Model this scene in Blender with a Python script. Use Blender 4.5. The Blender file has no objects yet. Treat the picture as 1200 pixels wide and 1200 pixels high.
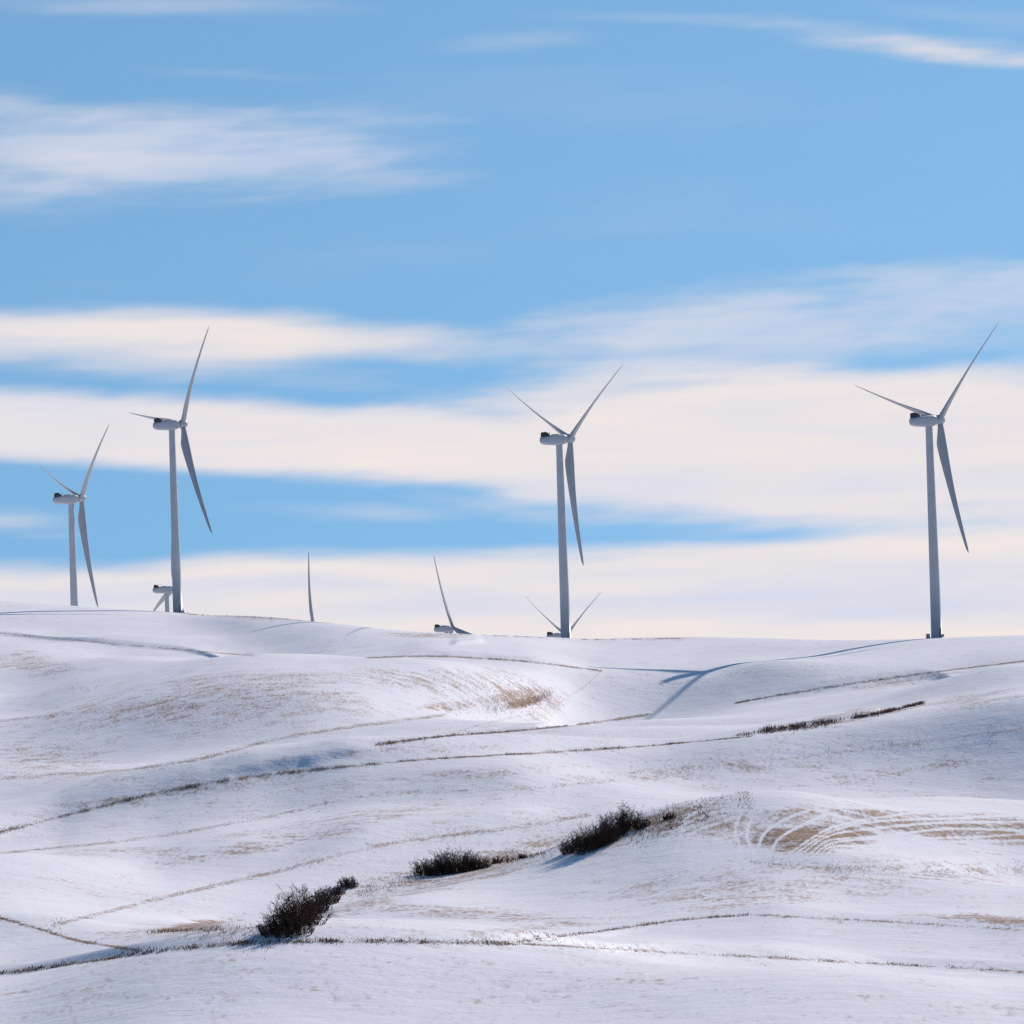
import bpy, math, random
import numpy as np
from mathutils import Matrix, Vector
random.seed(7); rng=np.random.default_rng(7)
S=bpy.context.scene; COL=S.collection
R_=math.radians
# ------------------------------------------------------------------ camera
FPX=5700.0; HROW=762.0; ROLL=R_(2.0)
P=math.atan((HROW-600)/FPX)
F=np.array([0,math.cos(P),math.sin(P)]); R0=np.array([1.,0,0]); U0=np.array([0,-math.sin(P),math.cos(P)])
RV=math.cos(ROLL)*R0-math.sin(ROLL)*U0; UV=math.cos(ROLL)*U0+math.sin(ROLL)*R0
cd=bpy.data.cameras.new('camera'); cam=bpy.data.objects.new('camera',cd); COL.objects.link(cam)
cd.sensor_width=36; cd.lens=36*FPX/1200; cd.clip_start=1; cd.clip_end=90000
cam.matrix_world=Matrix(((RV[0],UV[0],-F[0],0),(RV[1],UV[1],-F[1],0),(RV[2],UV[2],-F[2],0),(0,0,0,1)))
S.camera=cam
def ray(px,py):
    r=F+(px-600)/FPX*RV+(600-py)/FPX*UV
    return r/r[1]
def unproj(px,py,Y): return ray(px,py)*Y
# ------------------------------------------------------------------ numeric helpers
def pchip(x,y,xi):
    x=np.asarray(x,float); y=np.asarray(y,float); h=np.diff(x); d=np.diff(y)/h; n=len(x); m=np.zeros(n)
    for i in range(1,n-1):
        if d[i-1]*d[i]>0:
            w1=2*h[i]+h[i-1]; w2=h[i]+2*h[i-1]; m[i]=(w1+w2)/(w1/d[i-1]+w2/d[i])
    m[0]=d[0]; m[-1]=d[-1]
    xi=np.clip(xi,x[0],x[-1]); k=np.clip(np.searchsorted(x,xi)-1,0,n-2)
    t=(xi-x[k])/h[k]; t2=t*t; t3=t2*t
    return (2*t3-3*t2+1)*y[k]+(t3-2*t2+t)*h[k]*m[k]+(-2*t3+3*t2)*y[k+1]+(t3-t2)*h[k]*m[k+1]
TAB=rng.random((256,256)).astype(np.float32)
def vn(x,y):
    xi=np.floor(x).astype(np.int64); yi=np.floor(y).astype(np.int64); fx=x-xi; fy=y-yi
    fx=fx*fx*fx*(fx*(fx*6-15)+10); fy=fy*fy*fy*(fy*(fy*6-15)+10)
    a=TAB[xi&255,yi&255]; b=TAB[(xi+1)&255,yi&255]; c=TAB[xi&255,(yi+1)&255]; d=TAB[(xi+1)&255,(yi+1)&255]
    return (a*(1-fx)+b*fx)*(1-fy)+(c*(1-fx)+d*fx)*fy-0.5
def fb(x,y,o=4,g=.55,s=0.):
    t=0;a=1.
    for i in range(o):
        t=t+a*vn(x*2**i+s+17.3*i,y*2**i+s*1.7+31.7*i); a*=g
    return t
def sstep(t): t=np.clip(t,0,1); return t*t*(3-2*t)
# ------------------------------------------------------------------ terrain from surveyed crest lines
PX=[-400]+list(range(0,1201,100))+[1600]
def row(v): return [v[0]]+list(v)+[v[-1]]
K1=[1141,1128,1113,1104,1103,1104,1106,1111,1117,1122,1128,1133,1139]
K2=[1084,1092,1096,1096,1092,1092,1094,1087,1076,1071,1077,1083,1089]
K3=[1052,1060,1070,1085,1050,1024,1006,978,950,938,945,950,955]
K3d=[720,720,722,726,760,790,815,845,875,890,895,900,905]
K4=[1002,1012,1024,1018,1002,984,970,954,938,928,934,940,945]
K4d=[830,830,830,835,850,870,880,900,930,950,955,960,965]
K5=[975,950,926,910,899,890,884,879,872,861,852,842,830]
K6=[892,888,882,874,869,864,858,850,838,826,812,798,786]
K6d=[1290,1290,1290,1300,1320,1380,1470,1560,1590,1590,1580,1570,1560]
K7=[822,803,787,777,771,769,774,800,797,790,785,777,768]
K7d=[1520,1520,1520,1525,1540,1560,1600,1650,1668,1665,1660,1655,1650]
K8=[748,752,759,764,760,757,759,772,772,776,762,757,752]
K8d=[1867,1861,1840,1740,1700,1690,1715,1740,1740,1715,1745,1735,1720]
K9=[705,711,717,722,730,740,744,748,745,746,749,748,744]
K9d=[2075,2068,2060,1930,1830,1805,1845,1915,1885,1852,1820,1790,1765]
def add(v,a): return [p+a for p in v]
c=lambda d:[d]*13
curves=[(c(380),c(1325)),(c(470),[k+82 for k in K1]),(c(560),K1),(c(600),add(K1,5)),(c(675),K2),
 (K3d,K3),([d+25 for d in K3d],[K3[i]+(2 if i>3 else -6) for i in range(13)]),(K4d,K4),
 (c(1050),K5),(c(1090),add(K5,2)),(K6d,K6),([d+30 for d in K6d],add(K6,1)),
 (K7d,K7),(K8d,K8),(K9d,K9)]
half=np.concatenate([np.linspace(0.124,0.7,46)[1:]])
U=np.concatenate([-half[::-1],np.linspace(-0.124,0.124,940),half])
D=[3,6,10,16,25,40,60,90,125,165,210,255,300,340,370]
d=380.
while d<2160: D.append(d); d+=1.05+0.0004*(d-380)
while d<3500: D.append(d); d+=14
while d<46000: D.append(d); d*=1.06
D=np.array(D)
kd=[];kz=[]
for dl,pl in curves:
    dl=row(dl); pl=row(pl)
    us=[];zs=[]
    for px,py,dd in zip(PX,pl,dl):
        r=unproj(px,py,dd); us.append(r[0]/dd); zs.append(r[2])
    kd.append(pchip(us,dl,U)); kz.append(pchip(us,zs,U))
kd=np.array(kd); kz=np.array(kz)
nu,nd=len(U),len(D)
Z=np.zeros((nd,nu))
for j in range(nu):
    rd=kd[-1,j]; rz=kz[-1,j]
    x=np.concatenate([[0,20,110,250],kd[:,j],[rd+160,rd+480,3100,6000,46001]])
    y=np.concatenate([[-1.7,-4,-19,-34],kz[:,j],[rz-12,rz-42,-70,-95,-110]])
    Z[:,j]=pchip(x,y,D)
def blur(A,sig,axis):
    k=np.arange(-3*sig,3*sig+1); w=np.exp(-k*k/(2*sig*sig)); w/=w.sum(); out=np.zeros_like(A)
    n=A.shape[axis]
    for kk,ww in zip(k,w):
        out+=ww*np.take(A,np.clip(np.arange(n)+kk,0,n-1),axis=axis)
    return out
Zb=blur(blur(Z,9,0),8,1)
wr=(sstep((D-380)/30)*sstep((2155-D)/60))[:,None]
Z=Z*(1-wr)+Zb*wr
XX=U[None,:]*D[:,None]; YY=np.repeat(D[:,None],nu,1)
RD=kd[-1][None,:]
amp=sstep((YY-330)/200)*(1-0.85*sstep((YY-RD*0.90)/(RD*0.06)))
Z+=amp*(5.8*vn(XX/105+3.3,YY/130+7.2)+4.6*vn(XX/58+.4,YY/80)+1.1*vn(XX/28,YY/38)+0.14*vn(XX/10,YY/14)+0.06*vn(XX/4,YY/4.6)+0.025*vn(XX/1.7,YY/1.9))
def hitd(px,py):
    for _ in range(60):
        r=ray(px,py); u=r[0]
        j=np.clip(np.searchsorted(U,u)-1,0,nu-2); t=(u-U[j])/(U[j+1]-U[j])
        z=Z[:,j]*(1-t)+Z[:,j+1]*t
        k=np.nonzero((z-r[2]*D>=0)&(D>330))[0]
        if len(k) and D[k[0]]<2300:
            k=k[0]; a=(z[k-1]-r[2]*D[k-1]); b=(z[k]-r[2]*D[k]); s=-a/(b-a) if b!=a else 0
            return D[k-1]+(D[k]-D[k-1])*s,u
        py+=1
    return 1900,u
# rounded mounds and hollows
for px,py,rx,ry,h in ((890,948,34,26,3.4),(1060,985,50,40,-1.5),(300,820,70,70,3.8),(110,860,45,60,-2.4),(560,800,24,50,1.6),(690,822,30,40,-1.0),
    (480,900,50,40,2.8),(150,930,44,44,3.2),(1000,890,60,40,-2.8),(1130,860,50,50,3.2),(330,1000,34,44,3.2),(520,960,30,34,2.4),(120,1035,28,35,-1.8),
    (700,1040,34,40,-2.6),(950,1040,40,34,2.4),(750,900,40,34,-2.4),(200,790,60,60,2.4),(1120,800,44,44,1.6),(22,1096,11,14,2.6),(800,1160,30,30,1.4),(300,1150,30,40,1.4),
    (905,781,14,16,1.3),(975,768,12,18,-.7),(840,784,10,14,-.7),(600,1150,20,30,-1.2),(1050,1160,26,30,1.2),(430,1070,26,24,-1.2),(380,940,36,40,-1.8),
    (880,1100,24,20,-1.0),(1120,1100,26,20,1.0),(640,930,30,30,-1.6),(860,905,26,30,1.6),(240,870,40,40,-1.6)):
    dd,u=hitd(px,py); Z+=h*np.exp(-((XX-u*dd)/rx)**2-((YY-dd)/ry)**2)
def curve(pts,n=24):
    xs=np.linspace(0,len(pts)-1,n); k=np.arange(len(pts))
    return list(zip(pchip(k,[p[0] for p in pts],xs),pchip(k,[p[1] for p in pts],xs)))
L=dict(
 B=[(-60,1148),(0,1141),(100,1128),(200,1113),(300,1105),(400,1103),(500,1104),(600,1106),(700,1111),(800,1117),(900,1122),(1000,1128),(1100,1133),(1260,1143)],
 B2=[(600,1104),(700,1092),(800,1078),(880,1072)],B3=[(880,1072),(1000,1078),(1100,1084),(1260,1094)],
 C=[(-40,985),(0,975),(100,950),(200,926),(300,910),(400,899),(500,890),(640,882),(760,874),(880,863)],
 D=[(440,873),(520,863),(600,857),(680,849),(762,837)],
 E=[(890,857),(950,850),(1010,840),(1050,832),(1082,824)],
 G=[(862,824),(900,817),(1000,801),(1100,787),(1240,770)],
 H=[(0,742),(150,756),(300,769)],I=[(430,771),(500,769),(600,774),(705,786)],
 J=[(-20,1072),(0,1076),(50,1090),(90,1102),(165,1114)],
 M=[(60,1085),(200,1050),(330,1020),(450,990),(600,970),(690,955)],
 N=[(0,912),(120,905),(220,892),(330,865),(440,848),(520,838)],
 O=[(705,786),(690,800),(640,830),(560,850),(530,860)],
 Q=[(740,905),(860,895),(1000,880),(1100,868),(1240,850)],
 T=[(0,1000),(150,985),(300,960),(450,930),(600,925),(720,915)],
 V=[(880,1010),(1000,1020),(1100,1022),(1240,1012)],
 W=[(0,845),(100,835),(220,828),(330,815),(420,812)])
# folds and small scarps facing the viewer: (line, height, rise length, fall length behind, smoothing)
SC=[([(240,917),(300,911),(350,906),(400,901),(460,897)],1.05,3.5,26,5),
    (L['D'],1.0,7,45,10),([(525,760),(545,757),(570,755)],1.0,8,40,5),
    ([(0,744),(150,757),(300,769),(340,772)],1.2,14,60,14),
    ([(-60,1150)]+L['B'][1:],.9,10,40,12),(L['B2']+L['B3'][1:],.6,14,40,30),
    ([(865,825),(1000,803),(1100,790),(1260,768)],1.6,16,50,18),
    (L['E'],0.7,6,40,10),(L['C'],2.1,22,70,20),(L['I'],1.5,16,50,16),
    (L['M'][2:],1.8,24,50,30),(L['Q'],2.6,28,70,30),(L['V'],1.6,20,50,30),(L['T'][2:],1.8,28,60,30)]
for pts,h,w,fl,sg in SC:
    hs=[hitd(*p) for p in curve(pts,16)]; us=[h_[1] for h_ in hs]; ds=[h_[0] for h_ in hs]
    dl=np.interp(U,us,ds); e=(us[-1]-us[0])*0.3
    lf_=1 if pts[0][0]<=0 else 0; rt_=1 if pts[-1][0]>=1200 else 0
    fade=np.maximum(sstep((U-us[0])/e),lf_)*np.maximum(sstep((us[-1]-U)/e),rt_)
    dl=blur(dl[None,:],sg,1)[0]
    if w<9: dl=dl+3*vn(U*260,U*0)
    t=YY-dl[None,:]+w*.5
    Z+=h*fade[None,:]*sstep(t/w)*np.exp(-np.clip(t-w,0,None)/fl)
# ------------------------------------------------------------------ turbines: where they stand
TB=[ # hub px, hub py, distance, alpha, theta, label
 (95.5,584,2210,28,171,'leftmost and smallest of the four tall white wind turbines, foot hidden behind the ridge'),
 (214,497,2060,31,159,'second tall white wind turbine from the left, one blade pointing left over its nacelle'),
 (668,514,1925,32,178,'middle tall white wind turbine on the ridge with two blades spread in a V'),
 (1101,492,1791,35,168.5,'rightmost tall white wind turbine, casting the long blue shadow on the snow'),
 (205,690,2900,22,14,'far wind turbine whose nacelle and tower top show at the second tall turbine\'s foot'),
 (367,733,3300,24,5,'far wind turbine of which a single upright blade tip stands above the ridge'),
 (531,736,3100,31,341,'far wind turbine with one leaning blade and its nacelle sitting on the skyline'),
 (664,745,2900,31,60,'far wind turbine whose two blades make a small V behind the middle turbine foot')]
HUB=Vector((5.2,0,80))
roots=[]
for (hx,hy,dd,al,th,lab) in TB:
    p=unproj(hx,hy,dd); a=R_(al)
    roots.append((p[0]-5.2*math.cos(a),p[1]-5.2*math.sin(a),p[2]-80))
def gz(x,y):
    u=x/y; j=int(np.clip(np.searchsorted(U,u)-1,0,nu-2)); k=int(np.clip(np.searchsorted(D,y)-1,0,nd-2))
    t=(u-U[j])/(U[j+1]-U[j]); s=(y-D[k])/(D[k+1]-D[k])
    return float((Z[k,j]*(1-t)+Z[k,j+1]*t)*(1-s)+(Z[k+1,j]*(1-t)+Z[k+1,j+1]*t)*s)
for i,(x,y,z) in enumerate(roots):
    dz=z-gz(x,y)
    s=260. if i>=4 else (90. if i==0 else 0)
    if s:
        Z+=dz*np.exp(-((XX-x)**2+(YY-y)**2)/(2*s*s))*sstep((YY-2095)/80)
for i,(x,y,z) in enumerate(roots): print('after',i,round(gz(x,y)-z,1))
# ------------------------------------------------------------------ surface masks (stored on the ground)
def project(X,Y,Zv):
    a=X*F[0]+Y*F[1]+Zv*F[2]; b=X*RV[0]+Y*RV[1]+Zv*RV[2]; c_=X*UV[0]+Y*UV[1]+Zv*UV[2]
    return 600+FPX*b/a, 600-FPX*c_/a
PXg,PYg=project(XX,YY,Z)
stub=np.full(Z.shape,0.14)+0.18*np.clip(vn(XX/60+5,YY/70),-.5,.5)+.10*vn(XX/22+5,YY/30)
wob=vn(XX/30,YY/40)*1.0+vn(XX/9,YY/12)*0.6+vn(XX/4,YY/6)*.3
def patch(cx,cy,a,b,ang,w,soft=1.0):
    global stub
    s,c_=math.sin(R_(ang)),math.cos(R_(ang)); dx=PXg-cx; dy=PYg-cy
    r=np.sqrt(((dx*c_+dy*s)/a)**2+((-dx*s+dy*c_)/b)**2)+wob*0.5
    stub=np.maximum(stub,w*sstep((1.15-r)/soft))
near=(YY<2120)
patch(618,822,44,8,-14,1.10,1.0); patch(600,815,80,16,-8,.76,1.1); patch(570,806,130,22,5,0.56); patch(520,828,90,8,-4,.62)
patch(250,830,350,54,-4,0.48); patch(520,795,190,22,2,.48); patch(330,800,320,26,-3,0.46)
patch(60,890,150,44,0,0.44); patch(640,830,60,20,-30,.50)
patch(950,982,100,20,-3,1.0,.9); patch(1130,970,230,24,2,.84,1.0); patch(890,958,150,22,-6,.58); patch(1040,955,180,16,4,.66)
patch(560,1015,200,24,-18,0.68); patch(790,958,120,18,-12,.76); patch(700,985,70,24,-20,.70)
patch(430,1055,120,28,-18,0.58); patch(230,1087,80,12,-6,0.86,.9); patch(215,1092,150,18,-3,.58)
patch(560,1070,190,16,4,.58); patch(1170,1078,120,9,3,.66); patch(860,1040,330,40,-3,.45)
patch(640,1085,160,12,-6,.56)
patch(980,842,120,12,-9,.60); patch(330,985,270,12,-12,.52); patch(40,780,100,24,8,.54)
patch(500,745,100,6,2,.55); patch(300,723,110,5,3,.55); patch(760,748,90,4,0,.50); patch(240,718,20,3,0,.8)
patch(1050,905,210,14,-8,.44); patch(130,1000,170,12,0,.44); patch(90,1165,200,10,2,.40); patch(200,930,210,10,-8,.50)
patch(1140,820,100,14,-8,.46); patch(1050,800,130,10,-9,.46); patch(820,905,210,14,-4,.44); patch(1100,1020,170,16,2,.48)
patch(420,958,200,10,-8,.46); patch(560,905,200,8,-4,.44); patch(700,1150,400,16,2,.34); patch(480,880,220,8,-3,.42)
# drill rows showing faintly through the snow
rows_=np.sin(2*np.pi*(YY+0.25*XX+22*vn(XX/120,YY/140)+6*vn(XX/30,YY/30))/5.2)
rows2=np.sin(2*np.pi*(YY-0.3*XX+30*vn(XX/150+9,YY/170)+6*vn(XX/30,YY/30))/8.5)
rowm=np.where(YY<980,rows_,rows2)
stub=stub+rowm*0.13*np.clip(stub*2.4-.35,0.1,1)*np.clip(.6+1.6*vn(XX/18,YY/22),0,1.2)
def pline(pts,half_,w,arr,soft=1.3):
    for (a,b) in zip(pts[:-1],pts[1:]):
        x0,y0=a;x1,y1=b; L2=(x1-x0)**2+(y1-y0)**2
        m=(PXg>min(x0,x1)-6)&(PXg<max(x0,x1)+6)&(PYg>min(y0,y1)-6)&(PYg<max(y0,y1)+6)&near
        if not m.any(): continue
        qx=PXg[m];qy=PYg[m]
        t=np.clip(((qx-x0)*(x1-x0)+(qy-y0)*(y1-y0))/L2,0,1)
        dd=np.hypot(qx-x0-t*(x1-x0),qy-y0-t*(y1-y0))
        arr[m]=np.maximum(arr[m],w*sstep((half_+soft-dd)/soft))
for k,w,hh in (('B',.70,.4),('B2',.70,.4),('B3',.62,.4),('C',.76,.4),('D',.82,.5),('E',.65,2.5),('G',.74,.4),('H',.60,.5),('I',.70,.5),('J',1.0,.9),('M',.58,1.6),('N',.56,1.4),('O',.48,.8),
   ('Q',.50,1.0),('T',.50,1.2),('V',.54,.8),('W',.50,1.2)):
    pline(curve(L[k],30),hh,w,stub)
track=np.zeros(Z.shape)
TR=[([(884,934),(868,955),(862,975),(872,1000)],.75),([(901,938),(880,960),(876,982),(892,1006)],.75),
    ([(958,946),(920,960),(895,978),(886,1000)],.8),([(972,953),(936,969),(910,986),(902,1004)],.8)]
for k,j in ((0,0),(.8,-1),(1.6,0),(2.7,1),(3.5,-1),(4.3,0),(5.2,1)):
    o_=k*8.5
    TR.append(([(1225,950+o_*.95+3*j),(1120,950+o_-2*j),(1030,958+o_*.9+2*j),(975,970+o_*.6),(925+k*8,1000+o_*.1)],.55))
for k in range(4):
    o_=k*11
    TR.append(([(735+k*20,1003-o_*.2),(790+5*k,984-o_*.75),(840,965-o_*.6),(900,948-o_*.25),(960+10*k,945+o_*.4)],.5))
TR.append(([(905,938),(1000,946),(1100,949),(1225,945)],.6)); TR.append(([(1225,1002),(1120,1006),(1020,1012),(930,1014)],.4)); TR.append(([(1225,1012),(1120,1016),(1000,1024),(880,1026)],.35))
for pts,wt in TR: pline(curve(pts,30),.2+.6*wt,.5+.5*wt,track,1.6)
stub=np.where(near,stub,0.2)
stub=stub*(1-track*0.8)-track*.12
Z-=track*0.02
# ------------------------------------------------------------------ materials
def mat(name,color,rough=.6,spec=.3,metal=0.,noise=None):
    m=bpy.data.materials.new(name); m.use_nodes=True; nt=m.node_tree; b=nt.nodes['Principled BSDF']
    b.inputs['Roughness'].default_value=rough; b.inputs['Specular IOR Level'].default_value=spec; b.inputs['Metallic'].default_value=metal
    b.inputs['Base Color'].default_value=(*color,1)
    if noise:
        tc=nt.nodes.new('ShaderNodeTexCoord'); n=nt.nodes.new('ShaderNodeTexNoise'); n.inputs['Scale'].default_value=noise[0]; n.inputs['Detail'].default_value=4
        r=nt.nodes.new('ShaderNodeValToRGB'); r.color_ramp.elements[0].position=.3; r.color_ramp.elements[1].position=.7
        r.color_ramp.elements[0].color=(*[q*(1-noise[1]) for q in color],1); r.color_ramp.elements[1].color=(*[min(1,q*(1+noise[1])) for q in color],1)
        nt.links.new(tc.outputs['Object'],n.inputs['Vector']); nt.links.new(n.outputs['Fac'],r.inputs['Fac']); nt.links.new(r.outputs['Color'],b.inputs['Base Color'])
    return m
M_white=mat('turbine_paint',(.44,.45,.48),.45,.35,0,(.25,.06))
M_blade=mat('blade_paint',(.36,.365,.39),.4,.35,0,(.2,.05))
M_dark=mat('cooler_metal',(.045,.045,.05),.6,.3,0,(2,.3))
M_door=mat('door_paint',(.22,.23,.25),.5,.3,0,(2,.1))
M_cab=mat('cabinet_paint',(.55,.55,.56),.5,.3,0,(2,.1))
M_stem=mat('bark',(.062,.038,.033),1.,.0,0,(1.2,.5))
M_grass=mat('dry_grass_straw',(.27,.17,.10),.9,.1,0,(.5,.5))
M_brush=mat('dark_brush',(.13,.07,.062),.9,.1,0,(.5,.5))
# snow
ms=bpy.data.materials.new('snow_on_stubble'); ms.use_nodes=True; nt=ms.node_tree; nn=nt.nodes; lk=nt.links; b=nn['Principled BSDF']
def sm(op,a,b_=None,c_=None,T=None):
    n=nt.nodes.new('ShaderNodeMath'); n.operation=op
    for i,v in enumerate((a,b_,c_)):
        if v is None: continue
        if isinstance(v,(int,float)): n.inputs[i].default_value=v
        else: nt.links.new(v,n.inputs[i])
    return n.outputs[0]
def noise(vec,scale,detail=4,rough=.55,sc=None):
    if sc:
        mp=nt.nodes.new('ShaderNodeMapping'); mp.inputs['Scale'].default_value=sc; nt.links.new(vec,mp.inputs['Vector']); vec=mp.outputs[0]
    n=nt.nodes.new('ShaderNodeTexNoise'); n.inputs['Scale'].default_value=scale; n.inputs['Detail'].default_value=detail; n.inputs['Roughness'].default_value=rough
    nt.links.new(vec,n.inputs['Vector']); return n.outputs['Fac']
geo=nn.new('ShaderNodeNewGeometry'); pos=geo.outputs['Position']
at=nn.new('ShaderNodeAttribute'); at.attribute_name='stub'; st=at.outputs['Fac']
n1=noise(pos,1.25,3,.65,(1,.35,1)); n2=noise(pos,.14,5,.65)
nsum=sm('ADD',sm('MULTIPLY',n1,1.2),sm('MULTIPLY',n2,1.2))
v=sm('ADD',st,sm('MULTIPLY',sm('SUBTRACT',nsum,1.2),1.35))
mr=nn.new('ShaderNodeMapRange'); mr.interpolation_type='SMOOTHSTEP'; lk.new(v,mr.inputs['Value'])
mr.inputs['From Min'].default_value=.22; mr.inputs['From Max'].default_value=1.08; mr.inputs['To Max'].default_value=.94
cr=nn.new('ShaderNodeValToRGB'); cr.color_ramp.elements[0].position=.35; cr.color_ramp.elements[1].position=.65
cr.color_ramp.elements[0].color=(.20,.11,.07,1); cr.color_ramp.elements[1].color=(.39,.245,.16,1); lk.new(n2,cr.inputs['Fac'])
cs=nn.new('ShaderNodeValToRGB'); cs.color_ramp.elements[0].position=.3; cs.color_ramp.elements[1].position=.7
cs.color_ramp.elements[0].color=(.79,.755,.82,1); cs.color_ramp.elements[1].color=(.88,.845,.87,1)
lk.new(noise(pos,.02,4,.6,(1,.6,1)),cs.inputs['Fac'])
mx=nn.new('ShaderNodeMix'); mx.data_type='RGBA'; lk.new(mr.outputs[0],mx.inputs['Factor']); lk.new(cs.outputs[0],mx.inputs['A']); lk.new(cr.outputs[0],mx.inputs['B'])
lk.new(mx.outputs['Result'],b.inputs['Base Color'])
b.inputs['Roughness'].default_value=.8; b.inputs['Specular IOR Level'].default_value=.08
hgt=sm('ADD',sm('MULTIPLY',noise(pos,1.3,2,.6,(.8,1,1)),.08),sm('MULTIPLY',noise(pos,.22,4,.6,(.6,1.2,1)),.36))
bp=nn.new('ShaderNodeBump'); bp.inputs['Strength'].default_value=.8; bp.inputs['Distance'].default_value=1.0
lk.new(hgt,bp.inputs['Height']); lk.new(bp.outputs[0],b.inputs['Normal'])
# ------------------------------------------------------------------ mesh helpers
def grid_faces(nr,nc):
    idx=np.arange(nr*nc).reshape(nr,nc)
    return np.stack([idx[:-1,:-1],idx[:-1,1:],idx[1:,1:],idx[1:,:-1]],-1).reshape(-1,4).astype(np.int32)
def fill(me,co,faces,k):
    me.vertices.add(len(co)); me.vertices.foreach_set('co',np.ascontiguousarray(co,dtype=np.float32).ravel())
    n=len(faces); me.loops.add(n*k); me.loops.foreach_set('vertex_index',np.ascontiguousarray(faces,dtype=np.int32).ravel())
    me.polygons.add(n); me.polygons.foreach_set('loop_start',np.arange(0,n*k,k,dtype=np.int32))
    try: me.polygons.foreach_set('loop_total',np.full(n,k,dtype=np.int32))
    except Exception: pass
    me.update(calc_edges=True)
me=bpy.data.meshes.new('ground'); fa=grid_faces(nd,nu)
fill(me,np.stack([XX,YY,Z],-1).reshape(-1,3),fa,4)
a=me.attributes.new('stub','FLOAT','POINT'); a.data.foreach_set('value',stub.astype(np.float32).ravel())
me.polygons.foreach_set('use_smooth',np.ones(len(fa),dtype=bool))
me.materials.append(ms)
g=bpy.data.objects.new('ground',me); COL.objects.link(g); g['kind']='structure'; g['label']='rolling farmland under thin snow with brown stubble showing through'; g['category']='ground'
# ------------------------------------------------------------------ object helpers
def link(name,me,m,parent=None):
    me.materials.append(m) if m else None
    o=bpy.data.objects.new(name,me); COL.objects.link(o)
    if parent: o.parent=parent
    return o
def tag(o,label,cat,group=None,kind=None):
    o['label']=label; o['category']=cat
    if group: o['group']=group
    if kind: o['kind']=kind
def empty(name,loc,rz=0):
    o=bpy.data.objects.new(name,None); COL.objects.link(o); o.location=loc; o.rotation_euler=(0,0,rz); o.empty_display_size=2; return o
def loft(name,rings,m,parent,smooth=True):
    n=len(rings[0]); V=[p for r in rings for p in r]; Fc=[]
    for i in range(len(rings)-1):
        for j in range(n):
            k=(j+1)%n; Fc.append((i*n+j,i*n+k,(i+1)*n+k,(i+1)*n+j))
    Fc.append(tuple(range(n))[::-1]); Fc.append(tuple((len(rings)-1)*n+j for j in range(n)))
    me=bpy.data.meshes.new(name); me.from_pydata(V,[],Fc); me.update()
    for p in me.polygons: p.use_smooth=smooth and len(p.vertices)==4
    return link(name,me,m,parent)
def box(name,c0,s,m,parent,bev=.0):
    import bmesh
    bm=bmesh.new(); bmesh.ops.create_cube(bm,size=1)
    bmesh.ops.scale(bm,vec=s,verts=bm.verts)
    if bev: bmesh.ops.bevel(bm,geom=list(bm.edges),offset=bev,segments=2,affect='EDGES')
    bmesh.ops.translate(bm,vec=c0,verts=bm.verts)
    me=bpy.data.meshes.new(name); bm.to_mesh(me); bm.free(); return link(name,me,m,parent)
# ------------------------------------------------------------------ turbine
root=empty('wind_turbine',(0,0,0))
rings=[]
for z in (-14,0,.25,.26,20,40,60,77.2,77.3,77.9):
    r=2.05 if z<=.25 and z>=0 else 2.05-(.78*max(0,z)/77.9)
    if z in (0,.25): r=2.25
    if z==-14: r=2.25
    rings.append([(r*math.cos(t),r*math.sin(t),z) for t in np.linspace(0,2*math.pi,48,endpoint=False)])
tower=loft('tower',rings,M_white,root)
for z in (26,52):
    r=2.05-.78*z/77.9+.05
    loft('flange',[[(rr*math.cos(t),rr*math.sin(t),zz) for t in np.linspace(0,2*math.pi,48,endpoint=False)] for rr,zz in ((r-.04,z-.1),(r,z-.09),(r,z+.09),(r-.04,z+.1))],M_white,tower)
box('door',(0,-2.2,2.2),(.95,.2,2.2),M_door,tower,.05)
box('step',(0,-2.9,.55),(1.2,1.3,1.0),M_door,tower,.05)
TAU=R_(3.5)
def tl(x,y,z):
    return (x*math.cos(TAU)-(z)*math.sin(TAU)+0, y, 80+x*math.sin(TAU)+z*math.cos(TAU)-5.2*math.sin(TAU))
def sq(x,w,h,z0,e=.45):
    out=[]
    for t in np.linspace(0,2*math.pi,28,endpoint=False):
        cx,sx=math.cos(t),math.sin(t)
        out.append(tl(x,w*math.copysign(abs(cx)**e,cx),z0+h*math.copysign(abs(sx)**e,sx)))
    return out
nac=loft('nacelle',[sq(-8.6,.7,.6,.25,.8),sq(-8.3,1.25,1.15,.2,.7),sq(-7.5,1.65,1.55,.12,.55),sq(-5.8,1.9,1.85,.05,.5),sq(-1.5,2.0,2.1,-.05),sq(1.2,1.95,2.1,-.05,.5),sq(2.4,1.75,1.8,0,.6),sq(3.1,1.45,1.5,0,.85),sq(3.4,1.35,1.4,0,.9)],M_white,root)
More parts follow.
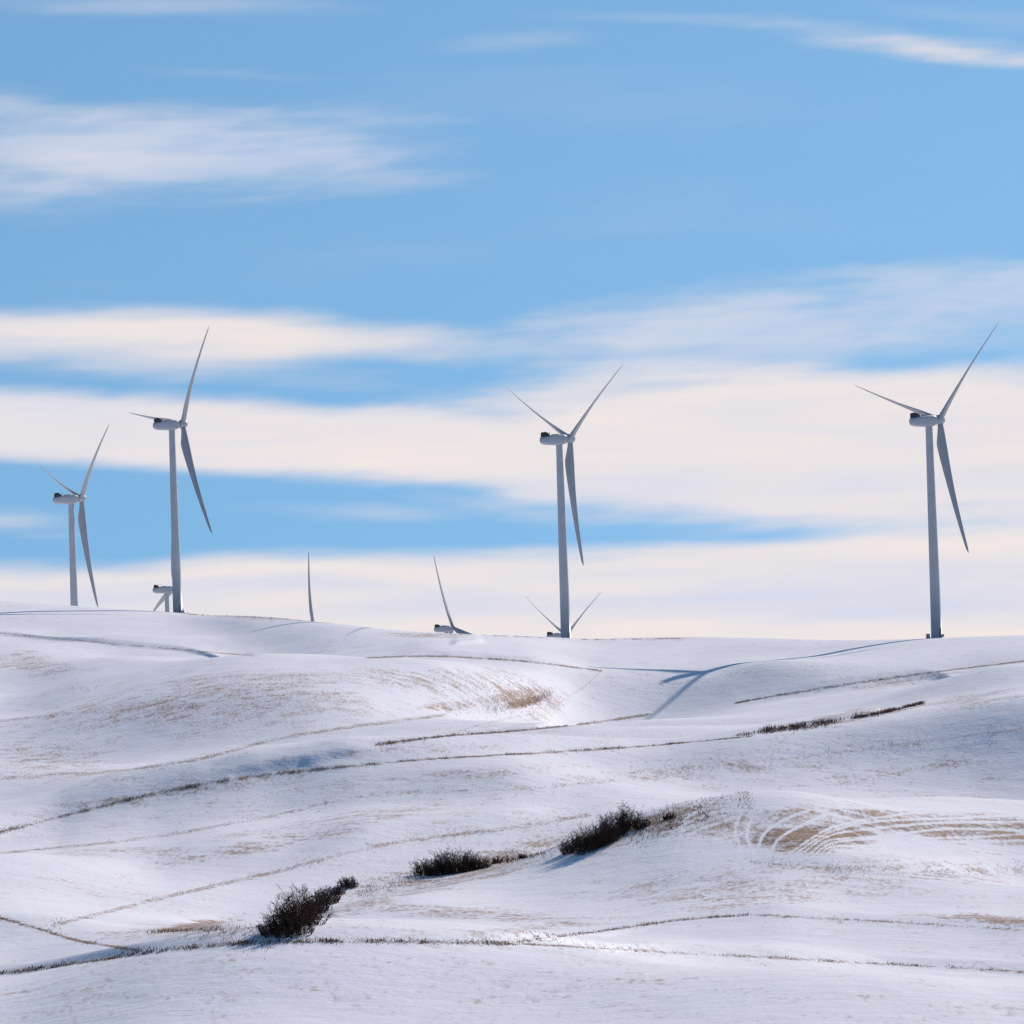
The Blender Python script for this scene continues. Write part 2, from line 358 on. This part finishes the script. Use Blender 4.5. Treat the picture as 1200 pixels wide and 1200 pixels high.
# sloped radiator housing on the rear roof
wd=[]
for x,zt in ((-7.6,1.9),(-7.45,3.3),(-6.5,3.45),(-5.6,3.1),(-4.6,2.0)):
    wd.append([tl(x,-1.35,1.45),tl(x,1.35,1.45),tl(x,1.35,zt-.25),tl(x,1.1,zt),tl(x,-1.1,zt),tl(x,-1.35,zt-.25)])
loft('cooler',wd,M_dark,nac,False)
o=box('hatch',(0,0,0),(2.4,2.0,.35),M_white,nac,.1); o.location=tl(-1.8,0,2.12); o.rotation_euler=(0,-TAU,0)
o=box('wind_vane',(0,0,0),(.12,.12,1.5),M_dark,nac); o.location=tl(-3.6,.9,2.6)
hr=[]
for x,r in ((-1.7,1.35),(-1.5,1.6),(-.6,1.9),(.4,1.9),(1.2,1.65),(1.9,1.1),(2.3,.5),(2.4,.1)):
    hr.append([(x,r*math.cos(t),r*math.sin(t)) for t in np.linspace(0,2*math.pi,28,endpoint=False)])
hub=loft('hub',hr,M_white,root); hub.location=HUB; hub.rotation_euler=(0,-TAU,0)
br=[]
span=[.6,1.5,2.6,4,6,8.5,11,15,20,26,32,38,43,47,49,50,50.6]
for r in span:
    c_=np.interp(r,[0,2.2,9.0,15,25,35,45,49,50.6],[2.1,2.1,3.8,3.3,2.4,1.75,1.2,.8,.2])
    rel=np.interp(r,[0,2.2,6,10,20,50],[1.0,1.0,.65,.48,.38,.28])
    blend=np.interp(r,[0,2.2,8],[0,0,1])
    tw=R_(np.interp(r,[0,8,20,50],[13,13,9,6])+24)
    ring=[]
    for t in np.linspace(0,2*math.pi,22,endpoint=False):
        cx,sx=math.cos(t),math.sin(t)
        x=cx*.5*c_-blend*.2*c_; y=sx*.5*c_*rel*(1 if blend==0 else (1-blend)+blend*(0.35+.65*(cx+1)/2)*1.15)
        X=x*math.cos(tw)-y*math.sin(tw); Y=x*math.sin(tw)+y*math.cos(tw)
        ring.append((X-1.2*math.sin(math.pi*r/50)*.8,Y,r))
    br.append(ring)
blade=loft('blade',br,M_blade,root)
def setblade(o,th):
    o.matrix_local=Matrix.Translation(HUB)@Matrix.Rotation(-TAU,4,'Y')@Matrix.Rotation(R_(th),4,'X')
b2=blade.copy(); COL.objects.link(b2); b3=blade.copy(); COL.objects.link(b3)
def kids(o): return [c_ for c_ in bpy.data.objects if c_.parent==o]
def copy_tree(o,parent=None):
    c_=o.copy(); COL.objects.link(c_); c_.parent=parent
    for ch in kids(o): copy_tree(ch,c_)
    return c_
for i,((hx,hy,dd,al,th,lab),(x,y,z)) in enumerate(zip(TB,roots)):
    t=root if i==0 else copy_tree(root)
    t.location=(x,y,z); t.rotation_euler=(0,0,R_(al)); tag(t,lab,'wind turbine','wind turbines along the snowy ridge')
    bl=[k for k in kids(t) if k.name.startswith('blade')]
    for q,k in enumerate(bl): setblade(k,th+120*q)
dd=1788; x,y=ray(1087.5,746)[0]*dd,dd; zc=gz(x,y)
cab=empty('transformer_cabinet',(x,y,zc),.2); tag(cab,'small pale equipment cabinet at the left foot of the rightmost tall turbine','cabinet')
box('housing',(0,0,.8),(1.3,1.2,1.7),M_cab,cab,.06); box('lid',(0,0,1.7),(1.4,1.3,.1),M_cab,cab,.03); box('door',(-.2,-.62,.85),(.5,.05,1.2),M_door,cab,.02)
# ------------------------------------------------------------------ grass along field edges
def blades_mesh(name,pts,hts,wid,m):
    n=len(pts); pts=np.array(pts); ang=rng.uniform(0,math.pi,n); w=wid*rng.uniform(.6,1.3,n)
    dx=np.cos(ang)*w; dy=np.sin(ang)*w
    lean=rng.normal(0,.4,(n,2))*hts[:,None]
    A=pts+np.stack([-dx,-dy,np.full(n,-.1)],-1); B=pts+np.stack([dx,dy,np.full(n,-.1)],-1)
    C_=pts+np.stack([lean[:,0],lean[:,1],hts],-1)
    co=np.stack([A,B,C_],1).reshape(-1,3); f=np.arange(3*n).reshape(n,3)
    me=bpy.data.meshes.new(name); fill(me,co,f,3); return link(name,me,m)
def strew(lines):
    P_=[];H_=[]
    for pts,n,spread,h,thr in lines:
        cv=curve(pts,60); hd=[hitd(*p) for p in cv]
        ds=np.array([q[0] for q in hd]); us=np.array([q[1] for q in hd])
        t=rng.uniform(0,len(cv)-1,n*3); nz=vn(t*1.3+pts[0][0],t*0+pts[0][1])+.6*vn(t*5,t*0+3)
        hv=.6+1.3*(vn(t*2.1,t*0+pts[0][0])+.3)
        kk=nz>thr; t=t[kk][:n]; hv=hv[kk][:n]
        dl=np.interp(t,np.arange(len(cv)),ds); ul=np.interp(t,np.arange(len(cv)),us)
        yy=dl+rng.normal(0,spread,len(t)); xx=ul*dl+rng.normal(0,.5,len(t))
        for a_,b_ in zip(xx,yy): P_.append((a_,b_,gz(a_,b_)))
        H_+=list(h*rng.uniform(.35,1.2,len(t))*hv)
    return P_,np.array(H_)
P_,H_=strew([(L['B'][:8],4200,.6,.23,-.2),(L['B'][6:],2400,.6,.18,-.15),(L['B2'],1700,.6,.24,-.2),(L['B3'],1000,.6,.18,-.1),(L['C'],5600,.6,.27,-.25),
  (L['D'],2400,.7,.40,-.3),(L['G'],2800,.8,.34,-.25),(L['I'],2100,1.1,.36,-.2),(L['H'],1000,1.2,.28,-.1),(L['J'],1100,.4,.16,-.3),
  ([(420,1042),(480,1032),(590,1008),(650,1003)],1600,9,.32,-.05),([(740,975),(790,957),(850,944),(880,936)],1700,9,.32,-.05),
  (L['M'],1400,3,.22,-.1),(L['N'],1200,3,.28,-.1),(L['Q'],1200,3,.28,-.05),(L['T'],1100,3,.25,-.05),(L['V'],1000,2.5,.22,-.1),(L['W'],900,3,.3,-.05),
  ([(520,832),(570,828),(620,820),(652,812)],2400,7,.34,-.3),([(180,1092),(250,1090),(320,1098)],1500,4,.26,-.2),
  ([(900,985),(960,985),(1010,978)],1500,9,.16,-.3),([(215,719),(235,720),(300,724),(370,728)],900,2,.45,0),([(500,743),(600,746),(700,750),(800,748)],1500,2,.4,0)])
o=blades_mesh('dry_grass',P_,H_,.055,M_grass); tag(o,'dry brown grass standing through the snow along field edges','grass',None,'stuff')
P_,H_=strew([(L['E'],3200,3.6,.75,-.15),([(860,863),(900,857),(960,852)],400,2,.45,.0),(L['D'][:3],300,.8,.40,.0),(L['B'][:6],900,.5,.30,.05),(L['C'],1100,.6,.3,.05),(L['G'],400,.8,.35,.1),
   ([(585,1010),(600,1008),(640,1000)],160,3,.7,0),([(742,973),(790,960),(835,950)],320,6,.6,.05),([(390,1045),(440,1040),(490,1028)],100,4,.5,.0),
   ([(570,830),(620,823),(645,814)],650,5,.55,-.1),([(170,828),(210,830),(230,826)],60,5,.6,.0),([(80,806),(100,808),(120,804)],40,4,.5,.0)])
o=blades_mesh('brush_strip',P_,H_,.08,M_brush); tag(o,'dark reddish weeds growing in strips along the snowy terraces','brush',None,'stuff')
# ------------------------------------------------------------------ shrubs
def tubes(name,segs,m,parent):
    s=np.array(segs); p0=s[:,0:3];p1=s[:,3:6];r0=s[:,6:7];r1=s[:,7:8]
    dr=p1-p0; dr/=np.linalg.norm(dr,axis=1,keepdims=True)+1e-9
    ref=np.where(np.abs(dr[:,2:3])>.9,np.array([[1.,0,0]]),np.array([[0,0,1.]]))
    a=np.cross(dr,ref); a/=np.linalg.norm(a,axis=1,keepdims=True); b_=np.cross(dr,a)
    V=[]
    for p,r in ((p0,r0),(p1,r1)):
        for k in range(3):
            t=2*math.pi*k/3; V.append(p+r*(math.cos(t)*a+math.sin(t)*b_))
    co=np.stack(V,1).reshape(-1,3); n=len(s); base=np.arange(n)[:,None]*6
    f=np.concatenate([base+np.array([[k,(k+1)%3,3+(k+1)%3,3+k]]) for k in range(3)],0)
    me=bpy.data.meshes.new(name); fill(me,co,f,4); return link(name,me,m,parent)
def shrub(label,clusters,group='leafless shrubs along the gully'):
    px,py=clusters[0][:2]; dd,u=hitd(px,py); ox,oy=u*dd,dd; oz=gz(ox,oy)
    e=empty('shrub',(ox,oy,oz)); tag(e,label,'shrub',group)
    for px,py,w,h in clusters:
        ss=[]
        dd,u=hitd(px,py); cx,cy=u*dd,dd
        n=int(21*w)
        for _ in range(n):
            q=random.uniform(0,2*math.pi); rr=math.sqrt(random.random())
            bx,by=cx+rr*math.cos(q)*w*.46,cy+rr*math.sin(q)*w*.5
            bz=gz(bx,by)-.15
            H=h*math.sqrt(max(.10,1-.8*rr*rr))*random.uniform(.6,1.05)
            lean=Vector((math.cos(q)*rr*.45+random.gauss(0,.2),math.sin(q)*rr*.3+random.gauss(0,.16),1)).normalized()
            p=Vector((bx-ox,by-oy,bz-oz)); k=4; pts=[p.copy()]
            for i in range(k):
                lean=(lean+Vector((random.gauss(0,.17),random.gauss(0,.17),0))).normalized(); p=p+lean*H/k; pts.append(p.copy())
            for i in range(k): ss.append((*pts[i],*pts[i+1],.055-.012*i,.043-.012*i))
            for _2 in range(9):
                f=random.uniform(.1,1)*k; i=min(k-1,int(f)); b0=pts[i].lerp(pts[i+1],f-i)
                dv=Vector((random.gauss(0,.7),random.gauss(0,.7),random.uniform(.3,1.1))).normalized(); l=(.4+H*.6)*random.uniform(.16,.34)
                b1=b0+dv*l; ss.append((*b0,*b1,.025,.013))
                for _3 in range(3):
                    c0=b0.lerp(b1,random.uniform(.3,1)); dv2=(dv+Vector((random.gauss(0,.5),random.gauss(0,.5),random.gauss(.1,.4)))).normalized()
                    c1=c0+dv2*l*random.uniform(.35,.8); ss.append((*c0,*c1,.018,.007))
        tubes('branches',ss,M_stem,e)
shrub('largest dark leafless shrub thicket, lowest on the left end of the gully',[(327,1095,4.2,2.6),(342,1092,5.0,4.3),(357,1083,4.8,4.6),(371,1071,4.6,3.8),(384,1058,4.0,3.0),(395,1048,2.8,1.9)])
shrub('small round dark shrub just up the slope from the largest thicket',[(408,1040,3.8,2.2)])
shrub('low wide dark shrub thicket in the middle of the gully',[(500,1025,4.4,3.4),(515,1025,5.0,4.4),(533,1023,5.0,4.8),(550,1020,4.4,3.8),(564,1018,3.4,2.6)])
shrub('tiny dark bush on the bank right of the low wide thicket',[(582,1012,1.6,1.5)])
shrub('sparse knee high bush between the middle and the upper thicket',[(612,1006,1.8,1.1)])
shrub('dark leafless shrub thicket highest up the gully, tapering to the right',[(674,997,4.6,3.4),(691,997,5.2,5.0),(708,990,4.8,5.7),(723,980,4.6,5.1),(736,971,3.4,4.4)])
shrub('little brown bush beside the right end of the highest thicket',[(752,970,2.6,2.2)])
shrub('last thin bush on the brown bank near the tractor tracks',[(785,959,2.4,1.1)])
# ------------------------------------------------------------------ light
SE,SA=R_(31),R_(39)
sv=Vector((math.sin(SA)*math.cos(SE),math.cos(SA)*math.cos(SE),math.sin(SE)))
ld=bpy.data.lights.new('sun','SUN'); ld.energy=4.1; ld.angle=R_(.6); ld.color=(1,.91,.82)
lo=bpy.data.objects.new('sun',ld); COL.objects.link(lo); lo.rotation_euler=sv.to_track_quat('Z','Y').to_euler(); lo.location=(200,0,300)
# ------------------------------------------------------------------ sky light
w=bpy.data.worlds.new('World'); S.world=w; w.use_nodes=True; nt=w.node_tree; nn=nt.nodes; lk=nt.links
for n in list(nn): nn.remove(n)
tc=nn.new('ShaderNodeTexCoord'); sp=nn.new('ShaderNodeSeparateXYZ'); lk.new(tc.outputs['Generated'],sp.inputs[0])
sky=nn.new('ShaderNodeTexSky'); sky.sky_type='NISHITA'; sky.sun_disc=False; sky.sun_elevation=SE; sky.sun_rotation=SA; sky.altitude=600; sky.air_density=1.; sky.dust_density=.3; sky.ozone_density=1.5
zz=sm('MAXIMUM',sm('MULTIPLY_ADD',sp.outputs[2],.8,.28),.05)
cb=nn.new('ShaderNodeCombineXYZ'); lk.new(sp.outputs[0],cb.inputs[0]); lk.new(sp.outputs[1],cb.inputs[1]); lk.new(zz,cb.inputs[2])
nv=nn.new('ShaderNodeVectorMath'); nv.operation='NORMALIZE'; lk.new(cb.outputs[0],nv.inputs[0])
if sky.inputs.get('Vector') is not None and sky.inputs['Vector'].enabled: lk.new(nv.outputs[0],sky.inputs['Vector'])
tn=nn.new('ShaderNodeMix'); tn.data_type='RGBA'; tn.blend_type='MULTIPLY'; tn.inputs['Factor'].default_value=1; lk.new(sky.outputs[0],tn.inputs['A']); tn.inputs['B'].default_value=(.83,1.12,1.16,1)
bg1=nn.new('ShaderNodeBackground'); lk.new(tn.outputs['Result'],bg1.inputs[0]); bg1.inputs[1].default_value=.106
wo=nn.new('ShaderNodeOutputWorld'); lk.new(bg1.outputs[0],wo.inputs[0])
# ------------------------------------------------------------------ cloud layer: a far curved sheet with soft density
h1=np.arange(0,1250,2.6); xs=np.concatenate([-np.linspace(30,1500,90)[::-1],h1,np.linspace(1275,2700,90)])
ys=np.concatenate([np.arange(790,-20,-1.35),np.linspace(-25,-700,90)])
Xc,Yc=np.meshgrid(xs,ys)
Xw=Xc+60*fb(Xc/300,Yc/90,3,.5,3.); Yw=Yc+16*fb(Xc/360,Yc/90,2,.5,9.)+6*fb(Xc/130,Yc/26,4,.5,5.)
ero=fb(Xc/270,Yc/28,5,.52,2.)           # long streaks
ero2=fb(Xc/75+Yc/60,Yc/26,4,.52,21.)    # finer filaments
def unrot(px,py):
    r=ray(px,py); return 600+FPX*math.atan2(r[0],r[1]), HROW-FPX*math.atan(r[2]/math.hypot(r[0],1))
def ell(cx,cy,a_,b_,ang,soft,wt,er=.24):
    X0,Y0=unrot(cx,cy); t=R_(ang+2); ct,s_=math.cos(t),math.sin(t)
    dx=Xw-X0; dy=Yw-Y0
    r=np.sqrt(((dx*ct+dy*s_)/a_)**2+((-dx*s_+dy*ct)/b_)**2)
    return wt*sstep((1.15-r+er*ero+er*.4*ero2)/soft)
thick=[(180,388,560,32,1.5,.9,.92),(60,410,320,27,0,1.1,.7),(225,512,560,50,3,.6,1.0),(-40,497,260,50,0,.8,.9),
       (940,510,440,86,2,.55,1.),(1150,524,480,96,0,.5,1.),(620,532,320,44,6,.7,.95),(850,578,320,44,4,.7,.95)]
thin=[(1090,52,220,24,6,1.2,.75),(1190,68,140,17,6,1.0,.7),(770,22,130,10,4,1.3,.14),(600,48,100,18,-4,1.4,.25),(290,84,170,8,2,1.4,.14),(180,6,260,16,0,1.3,.28),(1180,20,200,14,6,1.3,.14),
      (110,168,420,68,2,1.2,.50),(220,168,370,58,3,1.3,.40),(190,190,340,36,-4,1.4,.45),(460,172,140,40,4,1.4,.40),(0,216,200,42,0,1.3,.45),(60,130,280,20,1,1.4,.32),
      (980,378,460,60,-3,1.1,.58),(1150,342,270,34,-2,1.2,.38),(690,388,300,26,-2,1.3,.50),(150,430,330,26,3,1.1,.42),(560,470,150,14,0,1.3,.2),
      (20,607,90,19,4,1.1,.6),(430,606,140,13,0,1.3,.28),(620,598,150,16,4,1.2,.38),(950,620,340,18,0,1.2,.4),(800,655,320,22,-1,1.1,.5),
      (700,130,500,60,3,1.6,.07),(400,300,500,50,-2,1.6,.05),(850,250,400,50,2,1.6,.05)]
acc=1.
for e in thick: acc=acc*(1-ell(*e,.18))
for e in thin: acc=acc*(1-ell(*e,.38)*np.clip(.90+.6*ero+.22*ero2,.1,1.2).clip(0,1))
low=.97*sstep((Yw-630+9*ero)/34)
other=.8*sstep((fb(Xc/420,Yc/60,5,.55,40.)-.15)/.5)*np.clip((np.abs(Xc-600)-640)/250,0,1)
acc=acc*(1-low)*(1-other)
dens=1-acc
edge=sstep((Xc+1500)/500)*sstep((2700-Xc)/500)*sstep((Yc+700)/400)
dens=np.clip(dens*edge,0,1)
lav=.45*ell(980,372,520,66,-3,1.2,1.,.3)+.12*ell(950,572,420,30,2,1.,1.,.3)+.45*ell(900,712,640,24,0,1.,1.,.4)+.45*ell(200,175,520,90,0,1.,1.,.2)+.25*ell(200,690,500,14,0,1.,1.,.4)
lavf=np.clip(.25+.6*fb(Xc/380,Yc/40,4,.5,11.)+lav,0,1)
A_=np.array([.92,.82,.775]); B_=np.array([.65,.69,.84])
colr=A_[None,None]*(1-lavf[...,None])+B_[None,None]*lavf[...,None]
RS=60000.; azg=(Xc-600)/FPX; elg=(HROW-Yc)/FPX
co=np.stack([RS*np.cos(elg)*np.sin(azg),RS*np.cos(elg)*np.cos(azg),RS*np.sin(elg)],-1).reshape(-1,3)
me=bpy.data.meshes.new('sky'); fs=grid_faces(*Xc.shape); fill(me,co,fs,4); me.polygons.foreach_set('use_smooth',np.ones(len(fs),dtype=bool))
a=me.attributes.new('cloud_cover','FLOAT','POINT'); a.data.foreach_set('value',dens.astype(np.float32).ravel())
a=me.attributes.new('cloud_tone','FLOAT_COLOR','POINT'); a.data.foreach_set('color',np.concatenate([colr,np.ones(Xc.shape+(1,))],-1).astype(np.float32).ravel())
mc=bpy.data.materials.new('cloud_layer'); mc.use_nodes=True; nt=mc.node_tree; nn=nt.nodes; lk=nt.links
for n in list(nn): nn.remove(n)
a1=nn.new('ShaderNodeAttribute'); a1.attribute_name='cloud_cover'; a2=nn.new('ShaderNodeAttribute'); a2.attribute_name='cloud_tone'
em=nn.new('ShaderNodeEmission'); lk.new(a2.outputs['Color'],em.inputs[0]); tr=nn.new('ShaderNodeBsdfTransparent'); mm=nn.new('ShaderNodeMixShader')
lk.new(a1.outputs['Fac'],mm.inputs[0]); lk.new(tr.outputs[0],mm.inputs[1]); lk.new(em.outputs[0],mm.inputs[2])
oo=nn.new('ShaderNodeOutputMaterial'); lk.new(mm.outputs[0],oo.inputs[0])
try: mc.cycles.emission_sampling='NONE'
except Exception as ex: print(ex)
so=link('sky',me,mc); so['kind']='structure'; so['label']='bands of cream and lavender cloud across the blue sky'; so['category']='sky'
S.view_settings.view_transform='Standard'; S.view_settings.look='None'; S.view_settings.exposure=0
